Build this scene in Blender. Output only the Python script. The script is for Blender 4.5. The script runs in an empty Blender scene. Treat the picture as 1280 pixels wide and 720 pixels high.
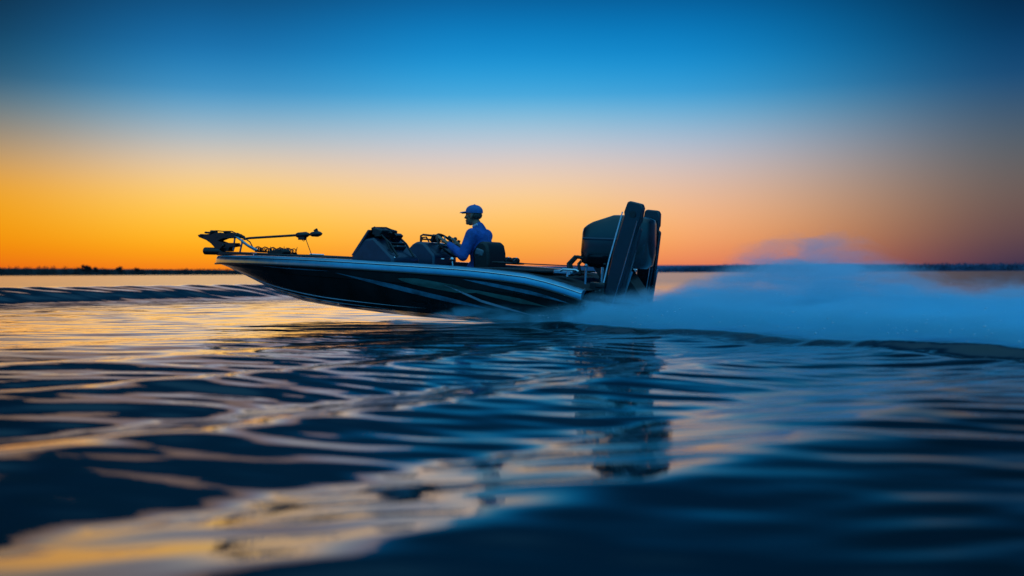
import bpy, bmesh, math, random
import numpy as np
from mathutils import Vector, Matrix, Euler
random.seed(7); rng = np.random.RandomState(11)
sc = bpy.context.scene; COL = sc.collection
R = math.radians

# ------------------------------------------------------------------ helpers
def lin(c):
    return tuple(((v/255)/12.92 if v/255 <= .04045 else (((v/255)+.055)/1.055)**2.4) for v in c)

def tag(o, label=None, cat=None, group=None, kind=None):
    if label: o['label'] = label
    if cat: o['category'] = cat
    if group: o['group'] = group
    if kind: o['kind'] = kind
    return o

def empty(name, loc, rot=(0, 0, 0), parent=None):
    o = bpy.data.objects.new(name, None); COL.objects.link(o)
    o.location = loc; o.rotation_euler = rot; o.parent = parent; o.empty_display_size = .1
    return o

class MB:
    """collects shapes, links them as one mesh object"""
    def __init__(s): s.v = []; s.f = []
    def add(s, v, f):
        n = len(s.v); s.v += [tuple(p) for p in v]; s.f += [tuple(i+n for i in q) for q in f]; return s
    def box(s, c, d, rot=None, taper=1.0):
        vs = []
        for k in (-1, 1):
            t = taper if k == 1 else 1
            for i, j in ((-1, -1), (1, -1), (1, 1), (-1, 1)):
                p = Vector((i*d[0]/2*t, j*d[1]/2*t, k*d[2]/2))
                if rot: p = Euler(rot).to_matrix() @ p
                vs.append(p + Vector(c))
        return s.add(vs, [(3,2,1,0),(4,5,6,7),(0,1,5,4),(1,2,6,5),(2,3,7,6),(3,0,4,7)])
    def tube(s, path, r, n=10, caps=True, flat=1.0):
        path = [Vector(p) for p in path]
        if r == 'line': r = [.0062*min(1, .05+i*.16) for i in range(len(path))]
        if not hasattr(r, '__len__'): r = [r]*len(path)
        rings = []; prev = None
        for i, p in enumerate(path):
            a = path[max(0, i-1)]; b = path[min(len(path)-1, i+1)]
            t = (b-a).normalized()
            if prev is None:
                u = t.cross(Vector((0, 0, 1)))
                if u.length < .05: u = t.cross(Vector((0, 1, 0)))
            else: u = prev - t*prev.dot(t)
            u.normalize(); prev = u; w = t.cross(u)
            rings.append([p + u*math.cos(2*math.pi*k/n)*r[i] + w*math.sin(2*math.pi*k/n)*r[i]*flat for k in range(n)])
        return s.loft(rings, caps)
    def loft(s, rings, caps=True, closed=True):
        n = len(rings[0]); v = [p for r_ in rings for p in r_]; f = []
        for i in range(len(rings)-1):
            for k in range(n if closed else n-1):
                k2 = (k+1) % n
                f.append((i*n+k, i*n+k2, (i+1)*n+k2, (i+1)*n+k))
        if caps:
            f.append(tuple(range(n-1, -1, -1))); m = (len(rings)-1)*n; f.append(tuple(range(m, m+n)))
        return s.add(v, f)
    def prism(s, pts, y0, y1, inset=0.0):
        """polygon in x,z extruded along y"""
        n = len(pts); v = [(x, y0, z) for x, z in pts] + [(x, y1, z) for x, z in pts]
        f = [tuple(range(n)), tuple(range(2*n-1, n-1, -1))] + [(i, i+n, (i+1) % n + n, (i+1) % n) for i in range(n)]
        return s.add(v, f)
    def ball(s, c, r, n=14, m=9, rot=None):
        if not hasattr(r, '__len__'): r = (r, r, r)
        v = []; f = []
        for j in range(m+1):
            th = math.pi*j/m
            for k in range(n):
                a = 2*math.pi*k/n
                p = Vector((math.sin(th)*math.cos(a)*r[0], math.sin(th)*math.sin(a)*r[1], math.cos(th)*r[2]))
                if rot: p = Euler(rot).to_matrix() @ p
                v.append(p + Vector(c))
        for j in range(m):
            for k in range(n):
                f.append((j*n+k, (j+1)*n+k, (j+1)*n+(k+1) % n, j*n+(k+1) % n))
        return s.add(v, f)
    def build(s, name, mat, parent=None, smooth=True, angle=35, bevel=0, sub=0, weld=True):
        me = bpy.data.meshes.new(name)
        me.from_pydata(s.v, [], s.f)
        bm = bmesh.new(); bm.from_mesh(me)
        if weld: bmesh.ops.remove_doubles(bm, verts=bm.verts, dist=1e-5)
        bmesh.ops.recalc_face_normals(bm, faces=bm.faces)
        bm.to_mesh(me); bm.free()
        o = bpy.data.objects.new(name, me); COL.objects.link(o); o.parent = parent
        if mat: me.materials.append(mat)
        if smooth:
            me.shade_smooth()
            if angle < 180: me.set_sharp_from_angle(angle=R(angle))
        if bevel:
            m = o.modifiers.new('bevel', 'BEVEL'); m.width = bevel; m.segments = 2; m.limit_method = 'ANGLE'; m.angle_limit = R(35)
        if sub:
            m = o.modifiers.new('sub', 'SUBSURF'); m.levels = sub; m.render_levels = sub
        return o

# --- tiny node-expression language
class X:
    def __init__(s, nt, sock): s.nt = nt; s.s = sock
    def _o(s, op, *a):
        n = s.nt.nodes.new('ShaderNodeMath'); n.operation = op
        for i, q in enumerate((s,)+a):
            if isinstance(q, X): s.nt.links.new(q.s, n.inputs[i])
            else: n.inputs[i].default_value = q
        return X(s.nt, n.outputs[0])
    def __add__(s, b): return s._o('ADD', b)
    __radd__ = __add__
    def __mul__(s, b): return s._o('MULTIPLY', b)
    __rmul__ = __mul__
    def __sub__(s, b): return s._o('SUBTRACT', b)
    def __rsub__(s, b): return (s*-1)+b
    def __truediv__(s, b): return s._o('DIVIDE', b)
    def pw(s, b): return s._o('POWER', b)
    def exp(s): return s._o('EXPONENT')
    def abs(s): return s._o('ABSOLUTE')
    def mx(s, b): return s._o('MAXIMUM', b)
    def mn(s, b): return s._o('MINIMUM', b)
    def at2(s, b): return s._o('ARCTAN2', b)
    def clamp(s): return s.mx(0.).mn(1.)
    def sst(s, a, b):
        n = s.nt.nodes.new('ShaderNodeMapRange'); n.interpolation_type = 'SMOOTHSTEP'
        s.nt.links.new(s.s, n.inputs[0]); n.inputs[1].default_value = a; n.inputs[2].default_value = b
        return X(s.nt, n.outputs[0])
    def gauss(s, c, w):
        q = (s-c)/w
        return (q*q*-1.).exp()

def sep(nt, sock):
    n = nt.nodes.new('ShaderNodeSeparateXYZ'); nt.links.new(sock, n.inputs[0])
    return [X(nt, n.outputs[i]) for i in range(3)]

def newmat(name):
    m = bpy.data.materials.new(name); m.use_nodes = True; nt = m.node_tree
    for n in list(nt.nodes): nt.nodes.remove(n)
    out = nt.nodes.new('ShaderNodeOutputMaterial')
    return m, nt, out

def noise(nt, coord, scale, detail=3, rough=.5, sc3=None, dist=0):
    if sc3:
        mp = nt.nodes.new('ShaderNodeMapping'); nt.links.new(coord, mp.inputs[0]); mp.inputs['Scale'].default_value = sc3
        coord = mp.outputs[0]
    n = nt.nodes.new('ShaderNodeTexNoise'); nt.links.new(coord, n.inputs['Vector'])
    n.inputs['Scale'].default_value = scale; n.inputs['Detail'].default_value = detail; n.inputs['Roughness'].default_value = rough
    n.inputs['Distortion'].default_value = dist
    return n

def surf(name, col, rough=.4, metal=0, coat=0, var=.25, scale=30, bump=0.0, spec=.5, flake=0):
    """principled with procedural colour / roughness variation"""
    m, nt, out = newmat(name)
    p = nt.nodes.new('ShaderNodeBsdfPrincipled'); nt.links.new(p.outputs[0], out.inputs[0])
    tc = nt.nodes.new('ShaderNodeTexCoord')
    n = noise(nt, tc.outputs['Object'], scale, 5, .6)
    r = nt.nodes.new('ShaderNodeValToRGB'); nt.links.new(n.outputs[0], r.inputs[0])
    r.color_ramp.elements[0].position = .3; r.color_ramp.elements[1].position = .7
    r.color_ramp.elements[0].color = tuple(c*(1-var) for c in col)+(1,)
    r.color_ramp.elements[1].color = tuple(min(1, c*(1+var)) for c in col)+(1,)
    nt.links.new(r.outputs[0], p.inputs['Base Color'])
    rr = X(nt, n.outputs[0])*(.5*rough)+rough*.75
    nt.links.new(rr.s, p.inputs['Roughness'])
    p.inputs['Metallic'].default_value = metal; p.inputs['Coat Weight'].default_value = coat
    p.inputs['Coat Roughness'].default_value = .06
    p.inputs['Specular IOR Level'].default_value = spec
    if bump:
        b = nt.nodes.new('ShaderNodeBump'); b.inputs['Strength'].default_value = bump; b.inputs['Distance'].default_value = .01
        n2 = noise(nt, tc.outputs['Object'], scale*2, 4, .6); nt.links.new(n2.outputs[0], b.inputs['Height'])
        nt.links.new(b.outputs[0], p.inputs['Normal'])
    return m

# ------------------------------------------------------------------ camera
CAMH = .53
cam = bpy.data.cameras.new('camera'); co = bpy.data.objects.new('camera', cam); COL.objects.link(co)
cam.lens = 35; cam.sensor_width = 36; cam.clip_start = .05; cam.clip_end = 9000
ROLL = .25
mw = Matrix.Translation((0, 0, CAMH)) @ Euler((R(90-.875), 0, 0)).to_matrix().to_4x4() @ Matrix.Rotation(R(-ROLL), 4, 'Z')
co.matrix_world = mw
cam.dof.use_dof = True; cam.dof.focus_distance = 11.6; cam.dof.aperture_fstop = 1.2
sc.camera = co

# ------------------------------------------------------------------ world
SUN_AZ = -18   # degrees, left of the view axis
w = bpy.data.worlds.new("World"); sc.world = w; w.use_nodes = True; nt = w.node_tree
for n in list(nt.nodes): nt.nodes.remove(n)
out = nt.nodes.new('ShaderNodeOutputWorld')
tc = nt.nodes.new('ShaderNodeTexCoord')
dx, dy, dz = sep(nt, tc.outputs['Generated'])
az = dx.at2(dy)
elv = dz.mx(0.).clamp()
def ramp(stops):
    r = nt.nodes.new('ShaderNodeValToRGB'); nt.links.new(elv.s, r.inputs[0]); cr = r.color_ramp
    cr.interpolation = 'B_SPLINE'
    while len(cr.elements) < len(stops): cr.elements.new(.5)
    for e, (z, c) in zip(cr.elements, stops): e.position = z; e.color = lin(c)+(1,)
    return r.outputs[0]
ctr = ramp([(0,(236,120,60)),(.013,(246,150,62)),(.033,(254,178,72)),(.057,(255,199,110)),(.081,(249,207,155)),(.105,(226,203,190)),(.128,(190,200,213)),(.152,(136,190,218)),(.176,(52,168,222)),(.215,(0,140,210)),(.264,(0,94,158)),(.34,(0,38,64)),(.5,(4,60,118)),(1,(110,205,255))])
lft = ramp([(0,(225,90,25)),(.013,(236,118,15)),(.033,(240,145,8)),(.057,(240,158,14)),(.081,(232,160,40)),(.105,(190,150,95)),(.128,(145,132,112)),(.152,(90,115,125)),(.176,(20,84,116)),(.215,(1,56,88)),(.264,(0,22,36)),(.34,(0,22,42)),(.5,(4,50,98)),(1,(110,205,255))])  # lens vignette put into the sky colours: side columns and upper stops darkened
rgt = ramp([(0,(52,46,76)),(.013,(74,56,76)),(.033,(98,72,76)),(.057,(108,86,82)),(.081,(106,94,92)),(.105,(92,96,102)),(.128,(74,92,110)),(.152,(48,84,116)),(.176,(14,74,120)),(.215,(1,52,94)),(.264,(0,18,38)),(.34,(0,16,36)),(.5,(4,50,100)),(1,(110,205,255))])
bck = ramp([(0,(50,100,160)),(.05,(44,134,200)),(.15,(36,158,230)),(.3,(58,180,245)),(.5,(88,194,250)),(1,(110,205,255))])  # sky behind and overhead, brightened out of view to light hull and spray
mid_l = ramp([(0,(240,116,28)),(.013,(248,146,24)),(.033,(254,182,30)),(.057,(255,200,72)),(.081,(253,206,118)),(.105,(228,202,170)),(.128,(180,190,195)),(.152,(118,172,202)),(.176,(44,146,200)),(.215,(0,110,174)),(.264,(0,70,116)),(.34,(0,36,58)),(.5,(4,60,110)),(1,(110,205,255))])
mid_r = ramp([(0,(222,112,88)),(.013,(238,138,92)),(.033,(248,166,104)),(.057,(246,182,132)),(.081,(230,188,160)),(.105,(206,191,190)),(.128,(172,188,208)),(.152,(116,178,213)),(.176,(42,158,216)),(.215,(0,134,204)),(.264,(0,88,150)),(.34,(0,30,60)),(.5,(4,58,112)),(1,(110,205,255))])
def mixc(a, b, f):
    n = nt.nodes.new('ShaderNodeMix'); n.data_type = 'RGBA'; nt.links.new(f.s, n.inputs[0])
    nt.links.new(a, n.inputs[6]); nt.links.new(b, n.inputs[7]); return n.outputs[2]
c1 = mixc(lft, mid_l, az.sst(R(-30), R(-16)))
c1 = mixc(c1, ctr, az.sst(R(-17), R(-2)))
c1 = mixc(c1, mid_r, az.sst(R(0), R(12)))
c1 = mixc(c1, rgt, az.sst(R(8), R(28)))
rdk = ramp([(0,(30,44,82)),(.08,(34,60,96)),(.18,(10,60,104)),(.28,(0,34,66)),(.5,(4,50,98)),(1,(110,205,255))])  # dark blue sky added out of view at right, darkens water reflections
c1 = mixc(c1, rdk, az.sst(R(28), R(38)))
c1 = mixc(c1, bck, az.abs().sst(R(70), R(130)))
# below the horizon: dark water colour
# orange glow added out of view at left, to warm the water reflections
gl = (1-az.sst(R(-38), R(-29)))*az.sst(R(-85), R(-60))*(1-dz.sst(.06, .24))*.95
gm = nt.nodes.new('ShaderNodeMix'); gm.data_type = 'RGBA'; gm.clamp_result = False; gm.clamp_factor = False
nt.links.new(gl.s, gm.inputs[0]); nt.links.new(c1, gm.inputs[6]); gm.inputs[7].default_value = (1.15, .42, .04, 1); c1 = gm.outputs[2]
bg1 = nt.nodes.new('ShaderNodeBackground'); nt.links.new(c1, bg1.inputs[0]); bg1.inputs[1].default_value = 1.0
sky = nt.nodes.new('ShaderNodeTexSky'); sky.sky_type = 'NISHITA'; sky.sun_disc = False
sky.sun_elevation = R(1.0); sky.sun_rotation = R(SUN_AZ); sky.air_density = 1.2; sky.ozone_density = 3
bg2 = nt.nodes.new('ShaderNodeBackground'); nt.links.new(sky.outputs[0], bg2.inputs[0]); bg2.inputs[1].default_value = .004
ad = nt.nodes.new('ShaderNodeAddShader'); nt.links.new(bg1.outputs[0], ad.inputs[0]); nt.links.new(bg2.outputs[0], ad.inputs[1])
nt.links.new(ad.outputs[0], out.inputs[0])

sl = bpy.data.lights.new('sun', 'SUN'); sl.energy = .12; sl.angle = R(32); sl.color = (1, .55, .25)
so = bpy.data.objects.new('sun', sl); COL.objects.link(so)
sd = Vector((math.sin(R(SUN_AZ)), math.cos(R(SUN_AZ)), math.tan(R(1.5))))
so.rotation_euler = sd.to_track_quat('Z', 'Y').to_euler()

# ------------------------------------------------------------------ frames
TH = 26
T = Vector((1.13, 10.77, -.12)); BROT = (0, R(-3), R(180-TH))
WD = np.array([math.cos(R(TH)), -math.sin(R(TH))]); WL = np.array([math.sin(R(TH)), math.cos(R(TH))])  # wake axis, lateral (far side +)

# ------------------------------------------------------------------ water
NW = 70
lam = np.concatenate([np.exp(rng.uniform(math.log(.13), math.log(.6), 52)), np.exp(rng.uniform(math.log(.6), math.log(2.2), 18))])
ang = np.concatenate([rng.normal(R(98), R(20), 52), rng.normal(R(100), R(18), 18)])
phs = rng.uniform(0, 6.28, NW)
slope = np.concatenate([np.full(52, .0168), np.full(18, .0055)])
# slow envelope noise so the wave trains come and go
def env(x, y, k):
    a = .9*np.sin(x*.53+y*.31+k*1.7)+.9*np.sin(x*-.27+y*.61+k*2.9+1)+.7*np.sin(x*1.1+y*.9+k*.7)
    return .35+.65/(1+np.exp(-1.6*a))
def water_h(x, y):
    wx = x+.18*np.sin(y*1.3+.7)+.1*np.sin(y*2.9+x*.8); wy = y+.10*np.sin(x*1.1)+.05*np.sin(x*2.7+y*.6)
    h = np.zeros_like(x)
    dist = np.sqrt(x*x+y*y)
    near = .48+.52*np.clip((dist-2.0)/3.5, 0, 1)
    near = near*(1-.4*np.exp(-((x+.6)/2.2)**2-((y-8)/2.6)**2))
    for i in range(NW):
        k = 2*math.pi/lam[i]
        fade = np.clip(1.3-dist/(lam[i]*85), 0, 1)
        h += slope[i]/k*env(x, y, i)*fade*near*np.sin(k*(math.cos(ang[i])*wx*.62+math.sin(ang[i])*wy)+phs[i])
    # diverging swell of the passing boat, crests running away to the right
    s = -.72*x+.69*y + .07*np.sin(x*.9+y*.5)
    m = 1/(1+np.exp((x-.7-.1*y)*1.8)) * np.clip((9-dist)/4, 0, 1)
    th = 2*math.pi*(s-1.85)/1.45
    h -= .037*m*(np.sin(th)-np.sin(3*th)/9+np.sin(5*th)/25)*(.85+.15*np.sin(x*.8-y*.7))
    s2 = -.55*x+.83*y
    h += .012*(1-m)*np.sin(2*math.pi*s2/1.9+.8)*np.clip((14-dist)/5, 0, 1)
    # old wake crossing the distance on the left
    ly = 17.8+(x+9.2)*1.5
    d = (y-ly)*.62+.12*np.sin(x*.9)
    g = np.exp(-(d/.95)**2)*(1/(1+np.exp((x+4.2)*1.6)))
    h += g*.30
    h += g*.03*np.sin(d*5+.5*np.sin(x))+g*.004*np.sin(x*1.1+y*8.0+np.sin(x*1.7))+g*.003*np.sin(x*-.8+y*11.7+2)
    # wake arms of this boat
    xr = x-T.x; yr = y-T.y
    xs = xr*WD[0]+yr*WD[1]; ys = xr*WL[0]+yr*WL[1]
    W = 1.36+.363*np.maximum(xs, -.5)+.09*np.where(ys<0, np.clip(xs, 0, 9), 0) + .06*np.sin(xs*2.3)
    on = 1/(1+np.exp(-(xs+1.2)*4))
    d = np.abs(ys)-W
    h += on*(.042+.012*np.sin(xs*1.7+1))*np.exp(-(d/.13)**2)
    h += on*.012*np.exp(-((d-.62)/.22)**2) - on*.012*np.exp(-((d-.33)/.14)**2)
    # the hull presses the water down, the trough behind it
    h -= .05*np.exp(-((xs+1.5)/1.9)**2-(ys/.9)**2)
    return h
u = np.linspace(-math.asinh(9000/.55), math.asinh(9000/.55), 1250)
gx = .55*np.sinh(u)
gy = np.concatenate([-np.geomspace(40, 1.0, 40)+1.0, np.linspace(.1, 1.2, 40), np.geomspace(1.21, 70, 1150), np.geomspace(72, 7000, 110)])
GX, GY = np.meshgrid(gx, gy)
GZ = water_h(GX, GY)
me = bpy.data.meshes.new('water'); nx, ny = len(gx), len(gy)
vs = np.stack([GX.ravel(), GY.ravel(), GZ.ravel()], 1).astype(np.float32)
me.vertices.add(nx*ny); me.vertices.foreach_set('co', vs.ravel())
ii = (np.arange(ny-1)[:, None]*nx+np.arange(nx-1)[None, :]).ravel()
fc = np.stack([ii, ii+1, ii+1+nx, ii+nx], 1).astype(np.int32)
me.loops.add(fc.size); me.loops.foreach_set('vertex_index', fc.ravel())
me.polygons.add(len(fc)); me.polygons.foreach_set('loop_start', np.arange(0, fc.size, 4, dtype=np.int32))
me.update(calc_edges=True); me.shade_smooth()
wo = bpy.data.objects.new('water', me); COL.objects.link(wo); tag(wo, kind='structure')

m, nt, out = newmat('water'); me.materials.append(m)
p = nt.nodes.new('ShaderNodeBsdfPrincipled'); nt.links.new(p.outputs[0], out.inputs[0])
p.inputs['Base Color'].default_value = (.0005, .015, .021, 1); p.inputs['IOR'].default_value = 1.333
geo = nt.nodes.new('ShaderNodeNewGeometry')
px_, py_, pz_ = sep(nt, geo.outputs['Position'])
dist = (px_*px_+py_*py_).pw(.5)
rg = dist.sst(4, 60)*.16+.025
nt.links.new(rg.s, p.inputs['Roughness'])
n1 = noise(nt, geo.outputs['Position'], 1.0, 3, .5, (3.0, 7.5, 1), .3)
n2 = noise(nt, geo.outputs['Position'], 1.0, 2, .5, (5, 24, 1), .2)
hh = X(nt, n1.outputs[0])*.0055+X(nt, n2.outputs[0])*.0009*(1-dist.sst(3, 14))
b = nt.nodes.new('ShaderNodeBump'); b.inputs['Distance'].default_value = 1.0
nt.links.new(hh.s, b.inputs['Height'])
st = .25+dist.sst(2.5, 9)*.5+dist.sst(8, 60)*.6
nt.links.new(st.s, b.inputs['Strength']); nt.links.new(b.outputs[0], p.inputs['Normal'])

# ------------------------------------------------------------------ far shore
def strip(name, pts, depth, mat, base=-.5):
    """pts: (x, y, top) along the shore, builds a hilly bank with front slope and back"""
    mb = MB(); rows = [[], [], [], []]
    for x, y, t in pts:
        rows[0].append((x, y-4, base)); rows[1].append((x, y, t*.8)); rows[2].append((x, y+depth*.4, t)); rows[3].append((x, y+depth, base))
    mb.loft(rows, False, False); return mb.build(name, mat, None, angle=180)
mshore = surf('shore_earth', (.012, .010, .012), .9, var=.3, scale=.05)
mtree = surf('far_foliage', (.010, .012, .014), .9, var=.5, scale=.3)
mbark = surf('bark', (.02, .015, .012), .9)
mhaze = surf('far_bank', (.05, .09, .17), .9, var=.3, scale=.02)  # blue distance haze put into the base colour
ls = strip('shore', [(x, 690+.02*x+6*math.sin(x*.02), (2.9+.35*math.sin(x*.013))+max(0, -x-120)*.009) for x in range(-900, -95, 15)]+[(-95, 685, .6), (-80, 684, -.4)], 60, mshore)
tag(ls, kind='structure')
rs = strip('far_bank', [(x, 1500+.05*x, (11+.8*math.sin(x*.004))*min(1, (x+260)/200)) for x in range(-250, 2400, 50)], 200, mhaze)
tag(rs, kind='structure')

def leaf_mass(cx, cy, cz, rx, ry, rz, n, s, mb):
    for _ in range(n):
        while True:
            q = Vector((random.uniform(-1, 1), random.uniform(-1, 1), random.uniform(-1, 1)))
            if q.length < 1: break
        q = q*(.75+.25*random.random())
        c = Vector((cx+q.x*rx, cy+q.y*ry, cz+q.z*rz))
        e = Euler((random.uniform(0, 6), random.uniform(0, 6), random.uniform(0, 6))).to_matrix(); k = s*random.uniform(.6, 1.4)
        vv = [c+e @ Vector(p_)*k for p_ in ((-1, -.6, 0), (.2, -.8, .2), (1, .1, 0), (.1, .8, -.2), (-.8, .5, .1))]
        mb.add(vv, [(0, 1, 2, 3, 4)])
mb = MB()
for x in np.arange(-560, -92, 2.2):
    top = 3.9+.3*math.sin(x*.021+1)+.35*math.sin(x*.055)+max(0, -x-120)*.009+random.uniform(-.1, .1)
    top *= min(1, (-85-x)/70); top += 1.5*math.exp(-((x+330)/40)**2)
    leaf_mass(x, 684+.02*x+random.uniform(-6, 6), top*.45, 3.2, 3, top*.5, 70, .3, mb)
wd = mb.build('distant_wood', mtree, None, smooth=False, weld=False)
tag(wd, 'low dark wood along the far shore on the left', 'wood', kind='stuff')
mb = MB()
for x in np.arange(150, 1400, 7):
    top = 14+1.2*math.sin(x*.009)+.6*math.sin(x*.031)+random.uniform(-.3, .3)
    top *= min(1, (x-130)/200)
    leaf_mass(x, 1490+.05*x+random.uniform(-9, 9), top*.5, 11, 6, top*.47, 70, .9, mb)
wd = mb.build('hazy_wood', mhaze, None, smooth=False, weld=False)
tag(wd, 'hazy blue wooded bank on the horizon behind the spray', 'wood', kind='stuff')
for i, (px, hgt, wid, lab) in enumerate([(108, 8.2, 6.0, 'tallest broad tree rising from the dark far shore on the left'),
                                  (121, 5.6, 4.0, 'short tree just right of the tallest one on the far shore'),
                                  (149, 6.0, 5.0, 'lone round tree midway along the left far shore'),
                                  (171, 5.8, 3.0, 'narrow little tree on the far shore nearest the boat bow')]):
    d = 672; x = (px-640)/1244*d
    t = empty('tree', (x, d, .4)); tag(t, lab, 'tree', 'trees standing above the far shore')
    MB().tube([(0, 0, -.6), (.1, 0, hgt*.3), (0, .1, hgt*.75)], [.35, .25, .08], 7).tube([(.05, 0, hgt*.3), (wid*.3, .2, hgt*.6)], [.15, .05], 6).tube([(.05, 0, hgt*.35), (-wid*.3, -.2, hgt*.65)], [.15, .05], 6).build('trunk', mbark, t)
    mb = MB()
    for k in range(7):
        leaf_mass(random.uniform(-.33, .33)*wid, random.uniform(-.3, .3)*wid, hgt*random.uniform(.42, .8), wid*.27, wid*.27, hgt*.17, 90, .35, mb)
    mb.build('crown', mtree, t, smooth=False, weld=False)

# ------------------------------------------------------------------ boat materials
mhull = surf('hull_paint', (.004, .012, .014), .28, metal=.3, coat=.25, var=.6, scale=3, spec=.35)
mcap = surf('gunwale_paint', (.07, .33, .48), .3, metal=.8, coat=.4, var=.2, scale=6)
mstripe = surf('pale_stripe', (.05, .21, .31), .3, metal=.4, coat=.5, var=.6, scale=7)
mstripe_g = surf('green_stripe', (.05, .16, .15), .3, metal=.4, coat=.5, var=.4, scale=4)
mpin = surf('chine_line', (.26, .36, .44), .3, var=.2, scale=5)
mdark = surf('black_trim', (.006, .007, .009), .35, var=.3)
mrub = surf('rubber', (.008, .008, .01), .6, var=.3, bump=.3)
mcarpet = surf('deck_carpet', (.015, .018, .022), .95, var=.4, scale=200, bump=.4)
mconsole = surf('console_gelcoat', (.005, .030, .062), .3, metal=.2, coat=.3, var=.3, scale=8)
mchrome = surf('bright_metal', (.6, .62, .65), .2, metal=1, var=.1)
malu = surf('brushed_aluminium', (.25, .33, .4), .3, metal=1, var=.2, scale=60)
mcowl = surf('cowling_paint', (.003, .010, .014), .22, metal=.3, coat=.7, var=.3, scale=8)
mvinyl = surf('seat_vinyl', (.004, .006, .008), .45, var=.3, scale=20, bump=.3)
mvinyl2 = surf('seat_panel', (.10, .13, .16), .5, var=.3, scale=20, bump=.3)
mscreen = surf('display_glass', (.004, .006, .01), .08, var=.2)
mtint = surf('tinted_screen', (.006, .03, .05), .08, var=.2, coat=.5)
manch = surf('anchor_housing', (.004, .013, .022), .25, metal=.4, coat=.6, var=.3, scale=10)
mline = surf('white_highlight', (.65, .75, .85), .35, var=.1)
morange = surf('amber_fitting', (.5, .22, .05), .4)

# ------------------------------------------------------------------ boat
boat = empty('bass_boat', T, BROT)
tag(boat, 'dark low bass boat with blue side swooshes speeding bow up across the lake', 'boat')

def crv(tab):
    xs = [a for a, _ in tab]; ys = [b_ for _, b_ in tab]
    n = len(xs); m_ = []
    for i in range(n):
        if i == 0: m_.append((ys[1]-ys[0])/(xs[1]-xs[0]))
        elif i == n-1: m_.append((ys[-1]-ys[-2])/(xs[-1]-xs[-2]))
        else:
            a = (ys[i]-ys[i-1])/(xs[i]-xs[i-1]); c = (ys[i+1]-ys[i])/(xs[i+1]-xs[i])
            m_.append(0 if a*c <= 0 else 2*a*c/(a+c))
    def f(x):
        x = min(max(x, xs[0]), xs[-1]); i = max(j for j in range(n-1) if xs[j] <= x)
        h = xs[i+1]-xs[i]; t = (x-xs[i])/h
        return (2*t**3-3*t*t+1)*ys[i]+(t**3-2*t*t+t)*h*m_[i]+(-2*t**3+3*t*t)*ys[i+1]+(t**3-t*t)*h*m_[i+1]
    return f
b_ = crv([(0,1.06),(1,1.11),(2,1.13),(3,1.10),(4,.93),(4.7,.68),(5.2,.42),(5.5,.19),(5.6,.05)])
zs_ = crv([(0,.475),(.25,.54),(.65,.61),(1.5,.65),(3,.662),(4,.652),(5,.625),(5.6,.60)])
bc_ = crv([(0,.93),(1,.95),(2,.95),(3,.88),(4,.62),(4.7,.34),(5.2,.14),(5.5,.04),(5.6,.01)])
zc_ = crv([(0,.13),(2,.14),(3,.165),(4,.24),(4.7,.35),(5.2,.44),(5.6,.545)])
zk_ = crv([(0,0),(2.5,.0),(3.25,.025),(4.2,.085),(4.85,.27),(5.25,.41),(5.6,.54)])
CAP = .10
def side(x, t, off=0.0):
    """point on the port topside, t 0 chine .. 1 sheer"""
    b0, z0, b1, z1 = bc_(x)+.03*min(1, bc_(x)*3), zc_(x), b_(x), zs_(x)-CAP
    y = b0+(b1-b0)*(t**.8)+.018*math.sin(math.pi*t)*min(1, b1*2); z = z0+(z1-z0)*t
    ny = (z1-z0); nz = -(b1-b0); l = math.hypot(ny, nz) or 1
    return (x, y+off*ny/l, z+off*nz/l)
TS = [0, .12, .3, .5, .7, .72, .86, 1]
XS = [0, .2, .5, .9, 1.3, 1.7, 2.1, 2.5, 2.9, 3.3, 3.6, 3.9, 4.2, 4.45, 4.7, 4.9, 5.1, 5.25, 5.4, 5.5, 5.56, 5.6]
def ring(x):
    zk, zc, bc = zk_(x), zc_(x), bc_(x)
    P = [(x, 0, zk)]
    for f, dz_ in ((.3, 0), (.34, -.012), (.6, 0), (.64, -.012), (.96, 0)):
        P.append((x, bc*f, zk+(zc-zk)*f**1.1+dz_*min(1, bc*2)))
    P.append((x, bc+.03*min(1, bc*3), zc-.012*min(1, bc*2)))
    for t in TS[1:]: 
        q = side(x, t)
        if t >= .72: q = (q[0], q[1]+.008, q[2])
        P.append(q)
    port = P; star = [(a, -b2, c) for a, b2, c in P[1:]][::-1]
    return star+port
rings = [ring(x) for x in XS]
mb = MB(); mb.loft(rings, False, False)
n = len(rings[0]); mb.add(rings[0], [tuple(range(n))]); mb.add(rings[-1], [tuple(range(n))])
mb.build('hull', mhull, boat, angle=28)

# gunwale cap
def capring(x):
    b, z = b_(x), zs_(x); k = min(1, b*4)
    return [(x, b+.012*k, z-CAP), (x, b+.016*k, z-.065), (x, b+.002*k, z-.028), (x, b-.03*k, z-.004), (x, b-.065*k, z), (x, b-.11*k, z-.002)]
mb = MB()
XC = [x*.2 for x in range(28)]+[5.55, 5.6]
mb.add(capring(0), [tuple(range(6))]); mb.loft([capring(x) for x in XC]+[[(5.635, 0, p_[2]) for p_ in capring(5.6)]], False, False)
mb.loft([[(a, -b2, c) for a, b2, c in capring(x)] for x in XC]+[[(5.635, 0, p_[2]) for p_ in capring(5.6)]], False, False)
mb.build('gunwale', mcap, boat, angle=50)
mb = MB(); path = [(x, b_(x)+.018, zs_(x)-CAP-.004) for x in XC]+[(5.65, 0, .52)]
path = path+[(a, -b2, c) for a, b2, c in path[:-1]][::-1]
mb.tube(path, .012, 8).build('rub_rail', mdark, boat)
mb = MB(); mb.tube([(x, b_(x)+.008, zs_(x)-.03) for x in XC[:-3]], .006, 6).build('rail_insert', mchrome, boat)

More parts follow.
